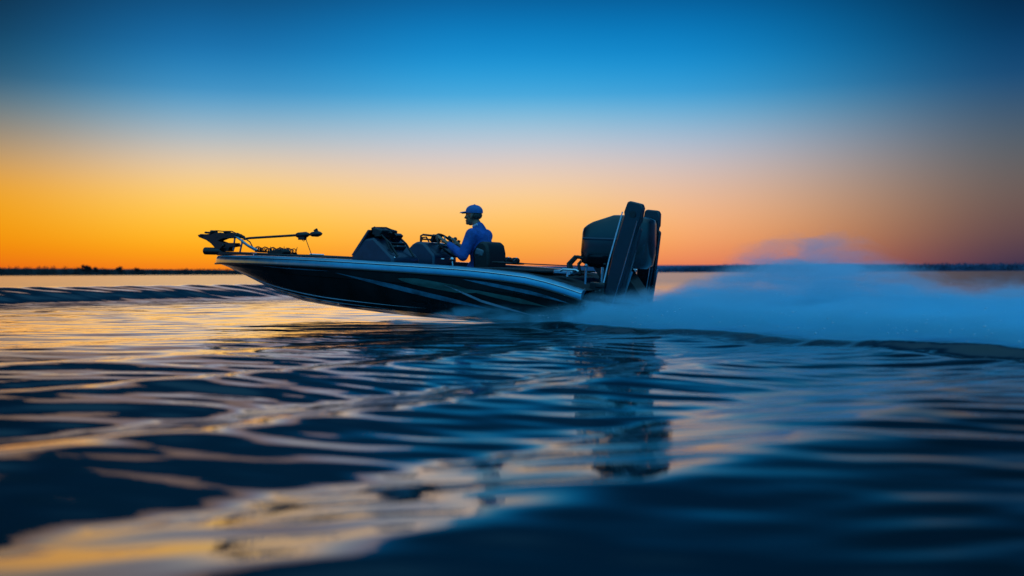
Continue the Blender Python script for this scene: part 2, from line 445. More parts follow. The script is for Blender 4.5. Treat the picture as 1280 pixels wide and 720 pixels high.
# deck with cockpit opening and splash well
FR = [-1, -.78, -.34, 0, .34, .78, 1]; XD = [0, .2, .42, .8, 1.35, 1.8, 2.3, 2.8, 3.1, 3.5, 4, 4.5, 4.9, 5.2, 5.45, 5.58]
mb = MB()
def dk(x, f): return (x, f*(b_(x)-.10*min(1, b_(x)*4)), zs_(x)-.004-.0*f)
for i in range(len(XD)-1):
    for j in range(6):
        xa, xb, fa, fb = XD[i], XD[i+1], FR[j], FR[j+1]
        if 1.35 <= xa < 3.1 and 1 <= j <= 4: continue
        if xa < .42 and 2 <= j <= 3: continue
        mb.add([dk(xa, fa), dk(xb, fa), dk(xb, fb), dk(xa, fb)], [(0, 1, 2, 3)])
mb.build('deck', mcarpet, boat)
mb = MB()
Xc = [1.35, 1.8, 2.3, 2.8, 3.1]
for s in (-.78, .78):
    for a, c in zip(Xc, Xc[1:]):
        A, B = dk(a, s), dk(c, s); mb.add([A, B, (B[0], B[1], .12), (A[0], A[1], .12)], [(0, 1, 2, 3)])
for x in (1.35, 3.1):
    A, B = dk(x, -.78), dk(x, .78); mb.add([A, B, (x, B[1], .12), (x, A[1], .12)], [(0, 1, 2, 3)])
mb.add([(1.35, -.8, .12), (3.1, -.78, .12), (3.1, .78, .12), (1.35, .8, .12)], [(0, 1, 2, 3)])
for s in (-.34, .34):
    A, B = dk(0, s), dk(.42, s); mb.add([A, B, (B[0], B[1], .3), (A[0], A[1], .3)], [(0, 1, 2, 3)])
A, B = dk(.42, -.34), dk(.42, .34); mb.add([A, B, (B[0], B[1], .3), (A[0], A[1], .3)], [(0, 1, 2, 3)])
mb.add([(0, -.33, .3), (.42, -.34, .3), (.42, .34, .3), (0, .33, .3)], [(0, 1, 2, 3)])
mb.build('cockpit_liner', mconsole, boat)
# raised hatch lids
for x0, x1, y0, y1 in ((3.5, 4.5, -.55, -.05), (3.5, 4.5, .05, .55), (.55, 1.2, -.7, -.1), (.55, 1.2, .1, .7)):
    MB().box(((x0+x1)/2, (y0+y1)/2, zs_((x0+x1)/2)+.006), (x1-x0, y1-y0, .02)).build('hatch', mcarpet, boat, bevel=.006)

# graphics: strips laid on the hull side
def decal(name, top, bot, x0, x1, mat, n=26, off=.006, star=True):
    for s in ((1, -1) if star else (1,)):
        mb = MB(); rr = []
        for i in range(n+1):
            x = x0+(x1-x0)*i/n; ta, tb = top(x), bot(x)
            r_ = []
            for k in range(5):
                e_ = min(1, i/7, (n-i)/7)**.7; t = (ta+tb)/2+(ta-tb)*(k/4-.5)*e_; q = side(x, t, off+(.008 if t > .71 else 0)); r_.append((q[0], q[1]*s, q[2]))
            rr.append(r_)
        mb.loft(rr, False, False).build(name, mat, boat, angle=180)
def li(*p):
    xs = [a for a, _ in p][::-1]; ys = [c for _, c in p][::-1]
    if xs[0] > xs[-1]: xs, ys = xs[::-1], ys[::-1]
    return lambda x: float(np.interp(x, xs, ys))
# long pale swoosh, falling aft
decal('swoosh', li((2.95, .90), (2.3, .72), (1.5, .44), (.85, .20)), li((2.95, .87), (2.3, .60), (1.5, .32), (.85, .16)), .85, 2.95, mstripe)
decal('swoosh', li((2.1, .93), (1.5, .80), (1.15, .74)), li((2.1, .74), (1.5, .60), (1.15, .52)), 1.15, 2.1, mstripe_g)
decal('swoosh', li((1.55, .80), (1.1, .45), (.5, .16)), li((1.55, .76), (1.1, .38), (.5, .12)), .5, 1.55, mpin)
decal('swoosh', li((1.4, .74), (.7, .60), (.35, .5)), li((1.4, .70), (.7, .46), (.35, .44)), .35, 1.4, mstripe_g)
decal('swoosh', li((1.3, .98), (.6, .86), (.1, .80)), li((1.3, .90), (.6, .76), (.1, .72)), .1, 1.3, mstripe)
decal('swoosh', li((4.3, .98), (3.7, .94), (3.0, .92)), li((4.3, .965), (3.7, .90), (3.0, .90)), 3.0, 4.3, mstripe)
# edge highlights of chine and strakes, put on as pale lines
for s in (1, -1):
    mb = MB(); mb.tube([(x, s*(bc_(x)+.035*min(1, bc_(x)*3)), zc_(x)-.004) for x in [i*.2 for i in range(11, 28)]+[5.5]], 'line', 6); mb.build('chine_line', mpin, boat)
    mb = MB(); mb.tube([(q[0], s*q[1], q[2]) for q in [side(i*.2, .10, .003) for i in range(9, 28)]], 'line', 6); mb.build('chine_line', mpin, boat)
    mb = MB(); mb.tube([(x, s*(bc_(x)*.66), zk_(x)+(zc_(x)-zk_(x))*.64**1.1-.014*min(1, bc_(x)*2)) for x in [i*.2 for i in range(12, 28)]+[5.48]], 'line', 6); mb.build('strake_line', mpin, boat)

# consoles
def console(yc, side_name):
    s = 1 if yc > 0 else -1
    if yc > 0:
        c = MB().prism([(2.93, .60), (2.89, .70), (2.72, .90), (2.60, .92), (2.33, .70), (2.30, .12), (3.0, .12)], yc-.29, yc+.27).build('console', mconsole, boat, bevel=.03)
        # raked screen
        MB().prism([(2.90, .705), (2.69, 1.0), (2.66, 1.0), (2.86, .70)], yc-.28, yc+.26).build('windscreen', mtint, c, bevel=.006)
        f = MB().box((2.60, yc+.05, .975), (.13, .34, .09), (0, R(-12), 0)).build('display', mdark, c, bevel=.015)
        # display cluster on the back of the dash, struts leave gaps
        MB().tube([(2.60, yc+.18, .98), (2.44, yc+.18, .86), (2.33, yc+.18, .72)], .012).tube([(2.60, yc-.16, .98), (2.44, yc-.16, .86), (2.33, yc-.16, .72)], .012).tube([(2.44, yc+.18, .86), (2.44, yc-.16, .86)], .012).build('grab_rail', mdark, c)
        MB().box((2.46, yc, .80), (.05, .26, .10), (0, R(-42), 0)).build('gauge_panel', mdark, c, bevel=.01)
        MB().box((2.432, yc, .815), (.01, .12, .05), (0, R(-42), 0)).build('gauge', mchrome, c, bevel=.004)
        MB().box((2.53, yc-.10, .925), (.05, .14, .10), (0, R(-35), 0)).build('display', mscreen, c, bevel=.008)
        MB().tube([(2.66, yc+.20, .98), (2.66, yc+.21, 1.02), (2.63, yc+.20, 1.035)], [.014, .012, .008], 8).build('camera_mount', mdark, c)
        MB().tube([(2.52, yc+.10, .96), (2.49, yc+.10, .985), (2.47, yc+.10, .97)], .012, 8).build('switch', mdark, c)
        MB().tube([(2.60, yc+.24, .93), (2.50, yc+.25, .945), (2.45, yc+.25, .90), (2.40, yc+.24, .80), (2.36, yc+.24, .76)], .009, 6).build('cable', mrub, c)
        MB().ball((2.36, yc+.22, .70), (.03, .02, .016)).build('latch', mchrome, c)
        MB().tube([(2.68, yc+.12, 1.03), (2.60, yc+.02, 1.035), (2.55, yc-.08, 1.0)], .008).build('cable', mrub, c)
    else:
        c = MB().prism([(3.10, .60), (3.03, .70), (2.93, .755), (2.83, .86), (2.76, .90), (2.66, .89), (2.50, .74), (2.46, .12), (3.0, .12)], yc-.27, yc+.29).build('console', mconsole, boat, bevel=.03)
        MB().tube([(2.78, yc+.16, .88), (2.78, yc+.16, .97), (2.76, yc+.14, .985), (2.62, yc+.10, .975), (2.60, yc+.08, .95)], .013).tube([(2.78, yc+.16, .93), (2.78, yc-.12, .93), (2.78, yc-.12, .88)], .011).build('grab_rail', mdark, c)
        MB().box((2.665, yc-.02, .945), (.045, .20, .10), (0, R(-25), 0)).build('display', mdark, c, bevel=.01)
        MB().tube([(2.66, yc, .80), (2.50, yc, .875)], [.03, .022], 10).build('steering_column', mdark, c)
        MB().tube([(2.74, yc+.22, .89), (2.72, yc+.22, .95), (2.66, yc+.23, .955), (2.62, yc+.23, .90)], .010, 6).build('cable', mrub, c)
        MB().ball((2.40, yc+.26, .695), (.03, .02, .014)).build('latch', mchrome, c)
        wc = Vector((2.485, yc, .865)); ax = Vector((-.72, 0, .69)); u_ = Vector((.69, 0, .72)); v_ = Vector((0, 1, 0))
        mb = MB(); rimp = [wc+u_*math.cos(a*math.pi/16)*.185+v_*math.sin(a*math.pi/16)*.185 for a in range(33)]
        mb.tube(rimp, .014, 8)
        wl = mb.build('steering_wheel', mrub, c)
        for a in (90, 210, 330):
            e_ = wc+u_*math.cos(R(a))*.18+v_*math.sin(R(a))*.18
            # spokes are welded into one hub piece below
        mb = MB(); mb.ball(wc-ax*.01, .035)
        for a in (90, 210, 330):
            mb.tube([wc-ax*.01, wc+u_*math.cos(R(a))*.18+v_*math.sin(R(a))*.18], .009, 6)
        mb.build('wheel_hub', malu, c)
        MB().box((2.52, yc-.30, .86), (.03, .03, .16), (0, R(-20), 0)).ball((2.55, yc-.30, .95), .026).build('throttle', mdark, c)
    return c
cp = console(.60, 'p'); cs = console(-.60, 's')
cp['label'] = 'passenger side console with raked dark screen'; cs['label'] = 'driver side console with steering wheel'

# seats
for yc, lab in ((-.60, None), (0, None), (.60, None)):
    st = MB().box((1.99, yc, .36), (.48, .50, .12)).build('seat', mvinyl, boat, bevel=.04)
    if yc == 0: continue
    # rounded backrest bulging aft
    prof = [(1.80, .42), (1.86, .62), (1.88, .80), (1.83, .88), (1.79, .925), (1.73, .935), (1.68, .89), (1.655, .80), (1.645, .66), (1.66, .42)]
    zcut = -.0 if yc < 0 else -.32
    bk = MB().prism([(x+.13, z+(zcut if z > .5 else 0)) for x, z in prof], yc-.24, yc+.24).build('backrest', mvinyl, boat, bevel=.035)
    MB().box((1.91, yc, .80+zcut), (.12, .492, .09), (0, R(-15), 0)).build('seat_trim', mvinyl2, bk, bevel=.02)
    MB().box((1.875, yc, .895+zcut), (.05, .30, .07), (0, R(-12), 0)).build('headrest', mvinyl, bk, bevel=.02)
MB().ball((2.18, -.18, .70), (.028, .02, .028)).tube([(2.18, -.18, .70), (2.15, -.18, .55)], .01).build('switch', mchrome, boat)

# stern fittings
for s in (1, -1):
    c = MB().tube([(.18, s*.97, .62), (.18, s*.97, .655)], .012).tube([(.28, s*.97, .655), (.25, s*.97, .67), (.11, s*.97, .67), (.08, s*.97, .655)], .012).tube([(.20, s*.97, .60), (.20, s*.97, .66)], .012).build('cleat', mchrome, boat)
    c = MB().tube([(4.5, s*.62, .64), (4.5, s*.62, .67)], .01).tube([(4.58, s*.58, .67), (4.42, s*.68, .67)], .01).build('cleat', mchrome, boat)
MB().tube([(.07, .80, .53), (.07, .80, .70)], .014, 10).ball((.07, .80, .715), .02).build('stern_light', malu, boat)
MB().box((.36, .62, .635), (.22, .2, .05)).build('pump_box', malu, boat, bevel=.015)

# ------------------------------------------------------------------ outboard
om = empty('outboard_motor', (0, 0, 0), parent=boat)
# cowling: lofted rings along height
def cr(z, xf, xb, hw, r=.35, n=24):
    P = []
    for k in range(n):
        a = 2*math.pi*k/n; ca, sa = math.cos(a), math.sin(a)
        e = .55 if ca < 0 else .3
        X_ = math.copysign(abs(ca)**e, ca); Y_ = math.copysign(abs(sa)**e, sa)
        P.append(((xf+xb)/2+X_*(xf-xb)/2, Y_*hw*(1-.12*(X_ < 0)*abs(X_)), z if not callable(z) else z((xf+xb)/2+X_*(xf-xb)/2)))
    return P
def topz(d): return lambda x: 1.265-d-.62*max(0, x+.02)**1.55*1.0-.25*max(0, -.1-x)**1.6
def toprow(d, xf, xb, hw): return cr(topz(d), xf, xb, hw)
mb = MB()
mb.loft([cr(.70, .30, -.30, .20), cr(.745, .385, -.35, .245), cr(.86, .39, -.37, .26), cr(.98, .385, -.37, .26), toprow(.06, .385, -.365, .25), toprow(.02, .38, -.355, .235), toprow(.004, .36, -.33, .21), toprow(0.0, .28, -.27, .13), toprow(-.004, .1, -.15, .03)])
mb.build('cowling', mcowl, om, angle=40)
for s in (1, -1):
    rr = []
    for i in range(9):
        x = .34-.56*i/8
        rr.append([(x, s*(.262), 1.0-.0*i+.012), (x, s*.268, 1.0), (x, s*.262, .985)])
    MB().loft(rr, True, True).build('cowling_stripe', mconsole, om)
MB().tube([(.30, 0, .735), (-.30, 0, .735)], .01).build('cowling_latch', mdark, om)
mb = MB()
mb.loft([[(x+.16-.12*k, y, .72-.16*k) for x, y in ((.12, .12), (-.22, .12), (-.30, 0), (-.22, -.12), (.12, -.12))] for k in range(3)])
mb.loft([[(a*.9-.10, b2*.7, z) for a, b2 in ((.16, .06), (-.10, .06), (-.18, 0), (-.10, -.06), (.16, -.06))] for z in (.45, .1, -.05)])
mb.box((.10, 0, .42), (.16, .30, .34)).box((-.15, 0, -.01), (.42, .20, .012))
mb.build('midsection', mdark, om, bevel=.012)
mb = MB(); mb.tube([(.08, 0, -.17), (.02, 0, -.17), (-.12, 0, -.17), (-.22, 0, -.17)], [.01, .05, .055, .045], 12)
mb.prism([(-.02, -.2), (-.14, -.2), (-.16, -.34), (-.08, -.34)], -.008, .008); mb.box((-.10, 0, -.08), (.2, .03, .18))
mb.build('gearcase', mdark, om)
mb = MB(); mb.tube([(-.22, 0, -.17), (-.34, 0, -.17)], [.05, .035], 12)
for k in range(4):
    a = k*math.pi/2; q = [(-.24, .04, -.03), (-.27, .17, -.07), (-.30, .18, .05), (-.32, .05, .03)]
    mb.add([(x, y*math.cos(a)-z*math.sin(a), -.17+y*math.sin(a)+z*math.cos(a)) for x, y, z in q], [(0, 1, 2, 3)])
mb.build('propeller', malu, om)
mb = MB()
for i, (y0, z0) in enumerate(((.20, .66), (.12, .64), (-.10, .66))):
    mb.tube([(.42, y0+.18, .60), (.47, y0+.12, .72), (.42, y0+.06, .80), (.30, y0, .78), (.2, y0*.7, .70)], .018, 8)
mb.build('rigging_hose', mrub, om)
MB().tube([(.10, .26, .50), (.10, .26, .70)], .016).tube([(.02, .24, .42), (.02, .24, .66)], .012).build('trim_ram', mchrome, om)

# ------------------------------------------------------------------ shallow-water anchors
def anchor(yc, x0, x1, z1, name, lean, lab):
    a = empty('shallow_water_anchor', (0, 0, 0), parent=boat); a['label'] = lab
    B = Vector((x0, yc, .16)); Tp = Vector((x1, yc, z1)); d = (Tp-B); 
    nrm = Vector((d.z, 0, -d.x)).normalized()   # points forward
    def P(t, f, y): 
        q = B+d*t+nrm*f; return (q.x, q.y+y, q.z)
    def bar(t0, t1, f0, f1, hw, mat, nm, bev=.012, shape=None):
        mb = MB()
        prof = shape or [(t0, f0), (t0, f1), (t1, f1), (t1, f0)]
        v = [P(t, f, -hw) for t, f in prof]+[P(t, f, hw) for t, f in prof]; n = len(prof)
        mb.add(v, [tuple(range(n)), tuple(range(2*n-1, n-1, -1))]+[(i, i+n, (i+1) % n+n, (i+1) % n) for i in range(n)])
        return mb.build(nm, mat, a, bevel=bev)
    # outer arm, tapered, with a chamfered head
    bar(0, 1, 0, 0, .045, manch, 'outer_arm', .014, [(.02, -.06), (.02, .085), (.55, .105), (.88, .09), (.90, .10), (.985, .09), (1.0, .065), (1.0, -.06), (.97, -.085), (.86, -.095), (.84, -.085), (.5, -.09)])
    bar(0, 1, 0, 0, .03, manch, 'inner_arm', .01, [(.06, -.10), (.06, -.03), (.60, -.055), (.82, -.09), (.80, -.115), (.5, -.115), (.25, -.12)])
    MB().tube([P(.03, .11, .045), P(.5, .122, .047), P(.90, .112, .045)], .0065, 6).build('edge_highlight', mline, a)  # white tube standing in for the bright highlight along the arm's front edge
    MB().tube([P(.05, -.025, .05), P(.4, -.05, .05), P(.86, -.065, .048)], .006, 6).build('cable', malu, a)
    MB().tube([P(.9, .0, -.055), P(.9, .0, .055)], .035, 14).build('pivot', mdark, a)
    MB().tube([P(.12, .02, -.07), P(.12, .02, .07)], .05, 14).build('pivot', mdark, a)
    MB().box((x0+.10, yc, .38), (.16, .13, .34)).box((x0+.06, yc, .52), (.10, .16, .05)).build('bracket', mdark, a, bevel=.012)
    MB().tube([P(.10, -.02, -.03), P(.2, -.09, -.03), P(.45, -.11, -.03)], .018, 10).build('cylinder', malu, a)
anchor(.65, -.12, -.39, 1.37, 'a', 0, 'nearer upright anchor arm with a white edge highlight')
anchor(-.65, -.05, -.14, 1.36, 'b', 0, 'farther upright anchor arm behind the motor')

# ------------------------------------------------------------------ trolling motor
tm = empty('trolling_motor', (0, 0, 0), parent=boat)
MB().prism([(5.60, .605), (5.56, .66), (5.2, .665), (4.36, .672), (4.34, .635), (5.3, .625)], -.07, .07).build('mount_base', mdark, tm, bevel=.008)
MB().tube([(5.86, .02, .655), (5.84, .02, .655), (5.60, .02, .66), (5.52, .02, .665)], [.03, .05, .05, .035], 14).build('motor_pod', mdark, tm)
mb = MB()
for k in range(3):
    a = k*2.094+.5; q = [(5.51, .02, -.02), (5.50, .11, -.035), (5.47, .12, .03), (5.49, .03, .02)]
    mb.add([(x, .02+y*math.cos(a)-z*math.sin(a), .665+(y*math.sin(a)+z*math.cos(a))*.8) for x, y, z in q], [(0, 1, 2, 3)])
mb.build('propeller', mdark, tm)
# folded bow bracket: the two cheek plates and the tip
for y in (-.05, .05):
    MB().prism([(5.95, .865), (5.93, .835), (5.80, .80), (5.72, .76), (5.66, .715), (5.60, .66), (5.42, .665), (5.40, .72), (5.30, .735), (5.32, .78), (5.50, .775), (5.60, .80), (5.50, .835), (5.30, .845), (5.22, .83), (5.24, .875), (5.36, .915), (5.52, .90), (5.66, .91), (5.74, .885)], y-.008, y+.008).build('bracket_plate', mdark, tm, bevel=.003)
MB().tube([(5.93, -.05, .855), (5.93, .05, .855)], .014).tube([(5.62, -.06, .86), (5.62, .06, .86)], .03).tube([(5.45, -.06, .88), (5.45, .06, .88)], .025).box((5.68, 0, .85), (.16, .085, .06), (0, R(10), 0)).box((5.46, 0, .88), (.36, .05, .04)).box((5.6, 0, .87), (.2, .05, .04)).tube([(5.94, 0, .857), (5.55, 0, .87)], .013).build('bracket_pivot', mdark, tm, bevel=.006)
MB().tube([(5.30, .06, .87), (5.2, .06, .82), (5.08, .06, .755), (4.92, .06, .70)], .014).tube([(5.22, .03, .80), (5.10, .03, .74), (4.98, .03, .69)], .010).tube([(5.38, .0, .68), (5.36, .0, .84)], .012).tube([(5.30, -.04, .66), (5.26, -.04, .83)], .012).build('folding_arm', malu, tm)
MB().tube([(5.20, 0, .835), (5.12, 0, .85), (4.20, 0, .925), (4.02, 0, .938)], .0155, 10).build('shaft', mdark, tm)
MB().tube([(4.36, 0, .912), (4.33, 0, .914), (4.20, 0, .924), (4.16, 0, .928)], [.02, .034, .038, .02], 12).box((4.26, 0, .89), (.10, .05, .07)).build('depth_collar', mdark, tm, bevel=.004)
MB().tube([(4.14, 0, .93), (4.11, 0, .932), (4.02, 0, .94), (3.98, 0, .942), (3.955, 0, .944)], [.015, .030, .038, .026, .008], 12).box((4.05, 0, .975), (.05, .02, .05), (0, R(30), 0)).build('control_head', mdark, tm)
coil = []
for i in range(190):
    a = i*.75; x = 4.98-i*.62/190
    coil.append((x, .03*math.cos(a)+.02, .712+.026*math.sin(a)+.01*math.sin(i*.17)))
MB().tube(coil, .0055, 5).build('coil_cord', mrub, tm)
MB().tube([(4.24, .0, .90), (4.20, .0, .86), (4.17, 0, .80), (4.12, 0, .70), (4.10, 0, .665)], .0045, 6).tube([(4.26, .02, .90), (4.27, .02, .87), (4.22, .02, .84), (4.19, .02, .88)], .004, 6).build('cable', mrub, tm)
mb = MB()
mb.box((4.70, -.03, .682), (.66, .03, .02))
for i in range(15):
    x = 5.0-i*.044; q = .018+.05*random.random(); l_ = random.uniform(-.02, .02)
    mb.tube([(x, -.03, .68), (x+l_, -.03, .70+q*.5), (x+l_*1.8+.004, -.035, .70+q)], [.009, .006, .002], 5)
    if i % 3 == 0: mb.tube([(x, -.03, .695), (x-.02, -.03, .715+q*.5), (x-.045, -.03, .70)], .004, 5)
mb.build('hook_rack', mdark, tm)
for x, z, r_ in ((5.88, .862, .018), (5.80, .90, .014), (5.70, .915, .02), (5.47, .915, .016), (5.28, .882, .018), (5.50, .74, .022)):
    MB().tube([(x, -.03, z), (x, .075, z), (x, .085, z)], [r_, r_, r_*.6], 10).build('knob', mdark, tm)
MB().tube([(5.74, .06, .88), (5.62, .07, .93), (5.50, .07, .925), (5.36, .06, .93), (5.20, .05, .87), (5.06, .05, .80), (5.0, .05, .72)], .0075, 6).build('pull_rope', mrub, tm)
MB().prism([(4.62, .655), (4.60, .70), (4.40, .735), (4.36, .70), (4.38, .655)], .08, .24).build('foot_pedal', mrub, tm, bevel=.008)

# ------------------------------------------------------------------ rods on the rear deck
BM = Matrix.Translation(T) @ Euler(BROT).to_matrix().to_4x4()
def on_boat(name, loc):
    o = empty(name, BM @ Vector(loc), BROT); return o
def rod(loc, yaw, lab):
    r_ = on_boat('fishing_rod', loc); r_.rotation_euler = (0, R(-3), R(180-TH+yaw))
    tag(r_, lab, 'fishing rod', 'fishing rods strapped on the rear deck')
    MB().tube([(.30, 0, .016), (.05, 0, .018), (-.02, 0, .018)], [.012, .014, .010], 8).build('handle', mrub, r_)
    MB().tube([(-.02, 0, .018), (-.9, 0, .022), (-1.15, 0, .024)], [.006, .004, .002], 6).build('blank', mdark, r_)
    rl = MB().tube([(.08, -.035, .05), (.08, .035, .05)], .034, 14).ball((.10, 0, .055), (.045, .032, .03)).build('reel', mdark, r_, bevel=.003)
    MB().tube([(.08, .036, .05), (.08, .06, .05), (.05, .06, .08)], .005, 6).ball((.05, .065, .08), .010).build('reel_handle', mchrome, rl)
rod((1.42, -.33, .672), -2, 'fishing rod on the rear deck with its round reel sticking up behind the seat')
rod((1.22, -.12, .672), 3, 'lower fishing rod lying beside the other, reel nearer the motor')
# strap bundle on rear deck
# ------------------------------------------------------------------ person
ps = on_boat('person', (1.955, -.60, .41))
tag(ps, 'man in blue long-sleeved shirt and blue cap steering the boat, seated', 'person')
mskin = surf('skin', (.26, .13, .09), .5, var=.15, scale=20)
mshirt = surf('shirt_cloth', (.016, .09, .34), .75, var=.35, scale=9, bump=1.6)
mcapm = surf('cap_cloth', (.03, .13, .36), .7, var=.25, scale=40, bump=.3)
mpants = surf('trouser_cloth', (.02, .022, .03), .85, var=.3, scale=30, bump=.4)
mhair = surf('grey_hair', (.06, .05, .045), .8, var=.4, scale=150, bump=.6)
mshoe = surf('shoe', (.02, .02, .02), .6)
msole = surf('collar_cloth', (.5, .55, .65), .8)

def skin(verts, edges, rad, root=0, sub=2):
    """tapered limb segments with full joints, later fused into one surface by remesh()"""
    mb = MB(); rr = [q if hasattr(q, '__len__') else (q, q) for q in rad]
    P = [Vector(q) for q in verts]
    for a_, c_ in edges:
        n_ = 6
        for k in range(n_+1):
            t = k/n_; t = t; p_ = P[a_].lerp(P[c_], t)
            wy = rr[a_][0]*(1-t)+rr[c_][0]*t; wx = rr[a_][1]*(1-t)+rr[c_][1]*t
            d_ = (P[c_]-P[a_]).length/n_*.9
            mb.ball(p_, (wx, wy, max(min(wx, wy), d_)), 16, 10)
    return mb.v, mb.f
def remesh(mb, name, mat, parent, vox=.006, smooth=4):
    o = mb.build(name, mat, parent, angle=180)
    a = o.modifiers.new('r', 'REMESH'); a.mode = 'VOXEL'; a.voxel_size = vox; a.use_smooth_shade = True
    s_ = o.modifiers.new('sm', 'SMOOTH'); s_.iterations = smooth; s_.factor = .5
    dg = bpy.context.evaluated_depsgraph_get(); dg.update()
    m2 = bpy.data.meshes.new_from_object(o.evaluated_get(dg)); m2.name = name
    o.modifiers.clear(); old = o.data; o.data = m2; bpy.data.meshes.remove(old)
    if not m2.materials: m2.materials.append(mat)
    return o
# coordinates relative to hips; +x forward, z up (seat top at 0)
HC = Vector((.185, 0, .83))        # head centre
arm = {}
for s in (1, -1):
    sh = Vector((.095, s*.175, .59)); 
    if s == 1: el = Vector((.16, .27, .335)); wr = Vector((.40, .20, .47))
    else: el = Vector((.20, -.26, .36)); wr = Vector((.44, -.19, .44))
    arm[s] = (sh, el, wr)
hub = Vector((2.485-1.955, 0, .865-.41)); uu = Vector((.69, 0, .72)); HIP = 0
def rim(a): return hub+uu*math.cos(a)*.185+Vector((0, 1, 0))*math.sin(a)*.185
# body
mb = MB()
V = [(0.02, 0, .10), (.02, 0, .25), (.05, 0, .42), (.075, 0, .56), (.105, 0, .665), (.14, 0, .74)]; E_ = [(0, 1), (1, 2), (2, 3), (3, 4), (4, 5)]; Rr = [(.15, .12), (.14, .11), (.16, .12), (.15, .10), (.058, .058), (.055, .055)]
for s in (1, -1):
    sh, el, wr = arm[s]; b0 = len(V); V += [tuple(sh), tuple(el), tuple(wr)]; E_ += [(3, b0), (b0, b0+1), (b0+1, b0+2)]; Rr += [.06, .042, .027]
    b0 = len(V); V += [(.08, s*.11, .08), (.50, s*.14, .12), (.62, s*.13, -.24)]; E_ += [(0, b0), (b0, b0+1), (b0+1, b0+2)]; Rr += [.095, .062, .04]
v, f = skin(V, E_, Rr); mb.add(v, f)
# head
mb.ball(HC+Vector((-.012, 0, .035)), (.098, .077, .092), 20, 14)
mb.ball(HC+Vector((.035, 0, -.035)), (.058, .056, .085), 16, 10)
mb.ball(HC+Vector((.075, 0, -.092)), (.024, .028, .020))            # chin
mb.ball(HC+Vector((.086, 0, .030)), (.018, .045, .016))             # brow
mb.tube([HC+Vector((.085, 0, .02)), HC+Vector((.105, 0, -.012)), HC+Vector((.118, 0, -.026)), HC+Vector((.095, 0, -.036))], [.009, .012, .013, .008], 8)
mb.ball(HC+Vector((.094, 0, -.058)), (.012, .022, .006)); mb.ball(HC+Vector((.091, 0, -.069)), (.012, .020, .006))
for s in (1, -1):
    mb.ball(HC+Vector((.060, s*.042, -.015)), (.028, .022, .025))
    mb.ball(HC+Vector((-.012, s*.078, -.005)), (.018, .010, .032), rot=(0, R(-12), 0))
# hands
for s in (1, -1):
    wr = arm[s][2]; g = rim(s*R(58)); 
    tang = (rim(s*R(58)+.1)-rim(s*R(58)-.1)).normalized(); inn = (hub-g).normalized()
    dirn = (g-wr).normalized()
    knk = g-dirn*.035+Vector((-.012, 0, .028))
    v, f = skin([tuple(wr), tuple(wr.lerp(knk, .5)), tuple(knk)], [(0, 1), (1, 2)], [.026, (.034, .020), (.036, .018)], sub=1); mb.add(v, f)
    for q in range(4):
        o_ = tang*(q-1.5)*.020; L = (.9, 1.0, .95, .8)[q]
        k0 = knk+o_; k1 = k0+dirn*.032*L+Vector((0, 0, .008)); k2 = k1+dirn*.012+Vector((.008, 0, -.026*L)); k3 = k2-dirn*.020*L+Vector((0, 0, -.012))
        mb.tube([k0-dirn*.02, k0, k1, k2, k3], [.010, .0100, .0092, .0085, .0068], 8)
    th = wr.lerp(knk, .5)+inn*.022; t2 = th+dirn*.025+inn*.016+Vector((0, 0, -.012)); t3 = g-dirn*.012+inn*.016+Vector((0, 0, -.016))
    mb.tube([wr.lerp(knk, .3), th, t2, t3], [.014, .0125, .0105, .008], 8)
body = remesh(mb, 'body', mskin, ps, .0055, 3)
for s in (1, -1): MB().ball(HC+Vector((.080, s*.030, .008)), .011).build('eye', mscreen, ps)
# cap
mb = MB()
C0 = HC+Vector((-.010, 0, .035))
for lay in (0,):
    rr = []
    for j in range(9):
        th = R(90)*j/8*1.0+R(0); 
        rr.append([(C0.x+math.cos(a)*.111*math.sin(R(92)-th*.985) , math.sin(a)*.091*math.sin(R(92)-th*.985), C0.z+.016+.084*math.sin(th)) for a in [2*math.pi*k/24 for k in range(24)]])
    rr = [[(x, y, z-.016) for x, y, z in rr[0]]]+rr
    mb.loft(rr)
cp_ = mb.build('cap', mcapm, ps, angle=60)
mb = MB(); rr = []
for i in range(7):
    t = i/6; x = C0.x+.085+.105*t; hw = .078*math.sqrt(max(.05, 1-(t*.93)**2.6)); z = C0.z+.020-.016*t
    rr.append([(x-.0, hw*c_, z-.016*c_*c_+e_) for c_, e_ in ((-1, 0), (-.5, .004), (0, .005), (.5, .004), (1, 0), (.5, -.004), (0, -.004), (-.5, -.004))])
mb.loft(rr); mb.build('brim', mcapm, cp_, angle=180)
MB().ball(C0+Vector((0, 0, .102)), (.012, .012, .006)).build('button', mcapm, cp_)
# hair below the cap at the back
mb = MB(); mb.ball(HC+Vector((-.046, 0, .008)), (.066, .077, .056), 18, 10); mb.build('hair', mhair, ps)
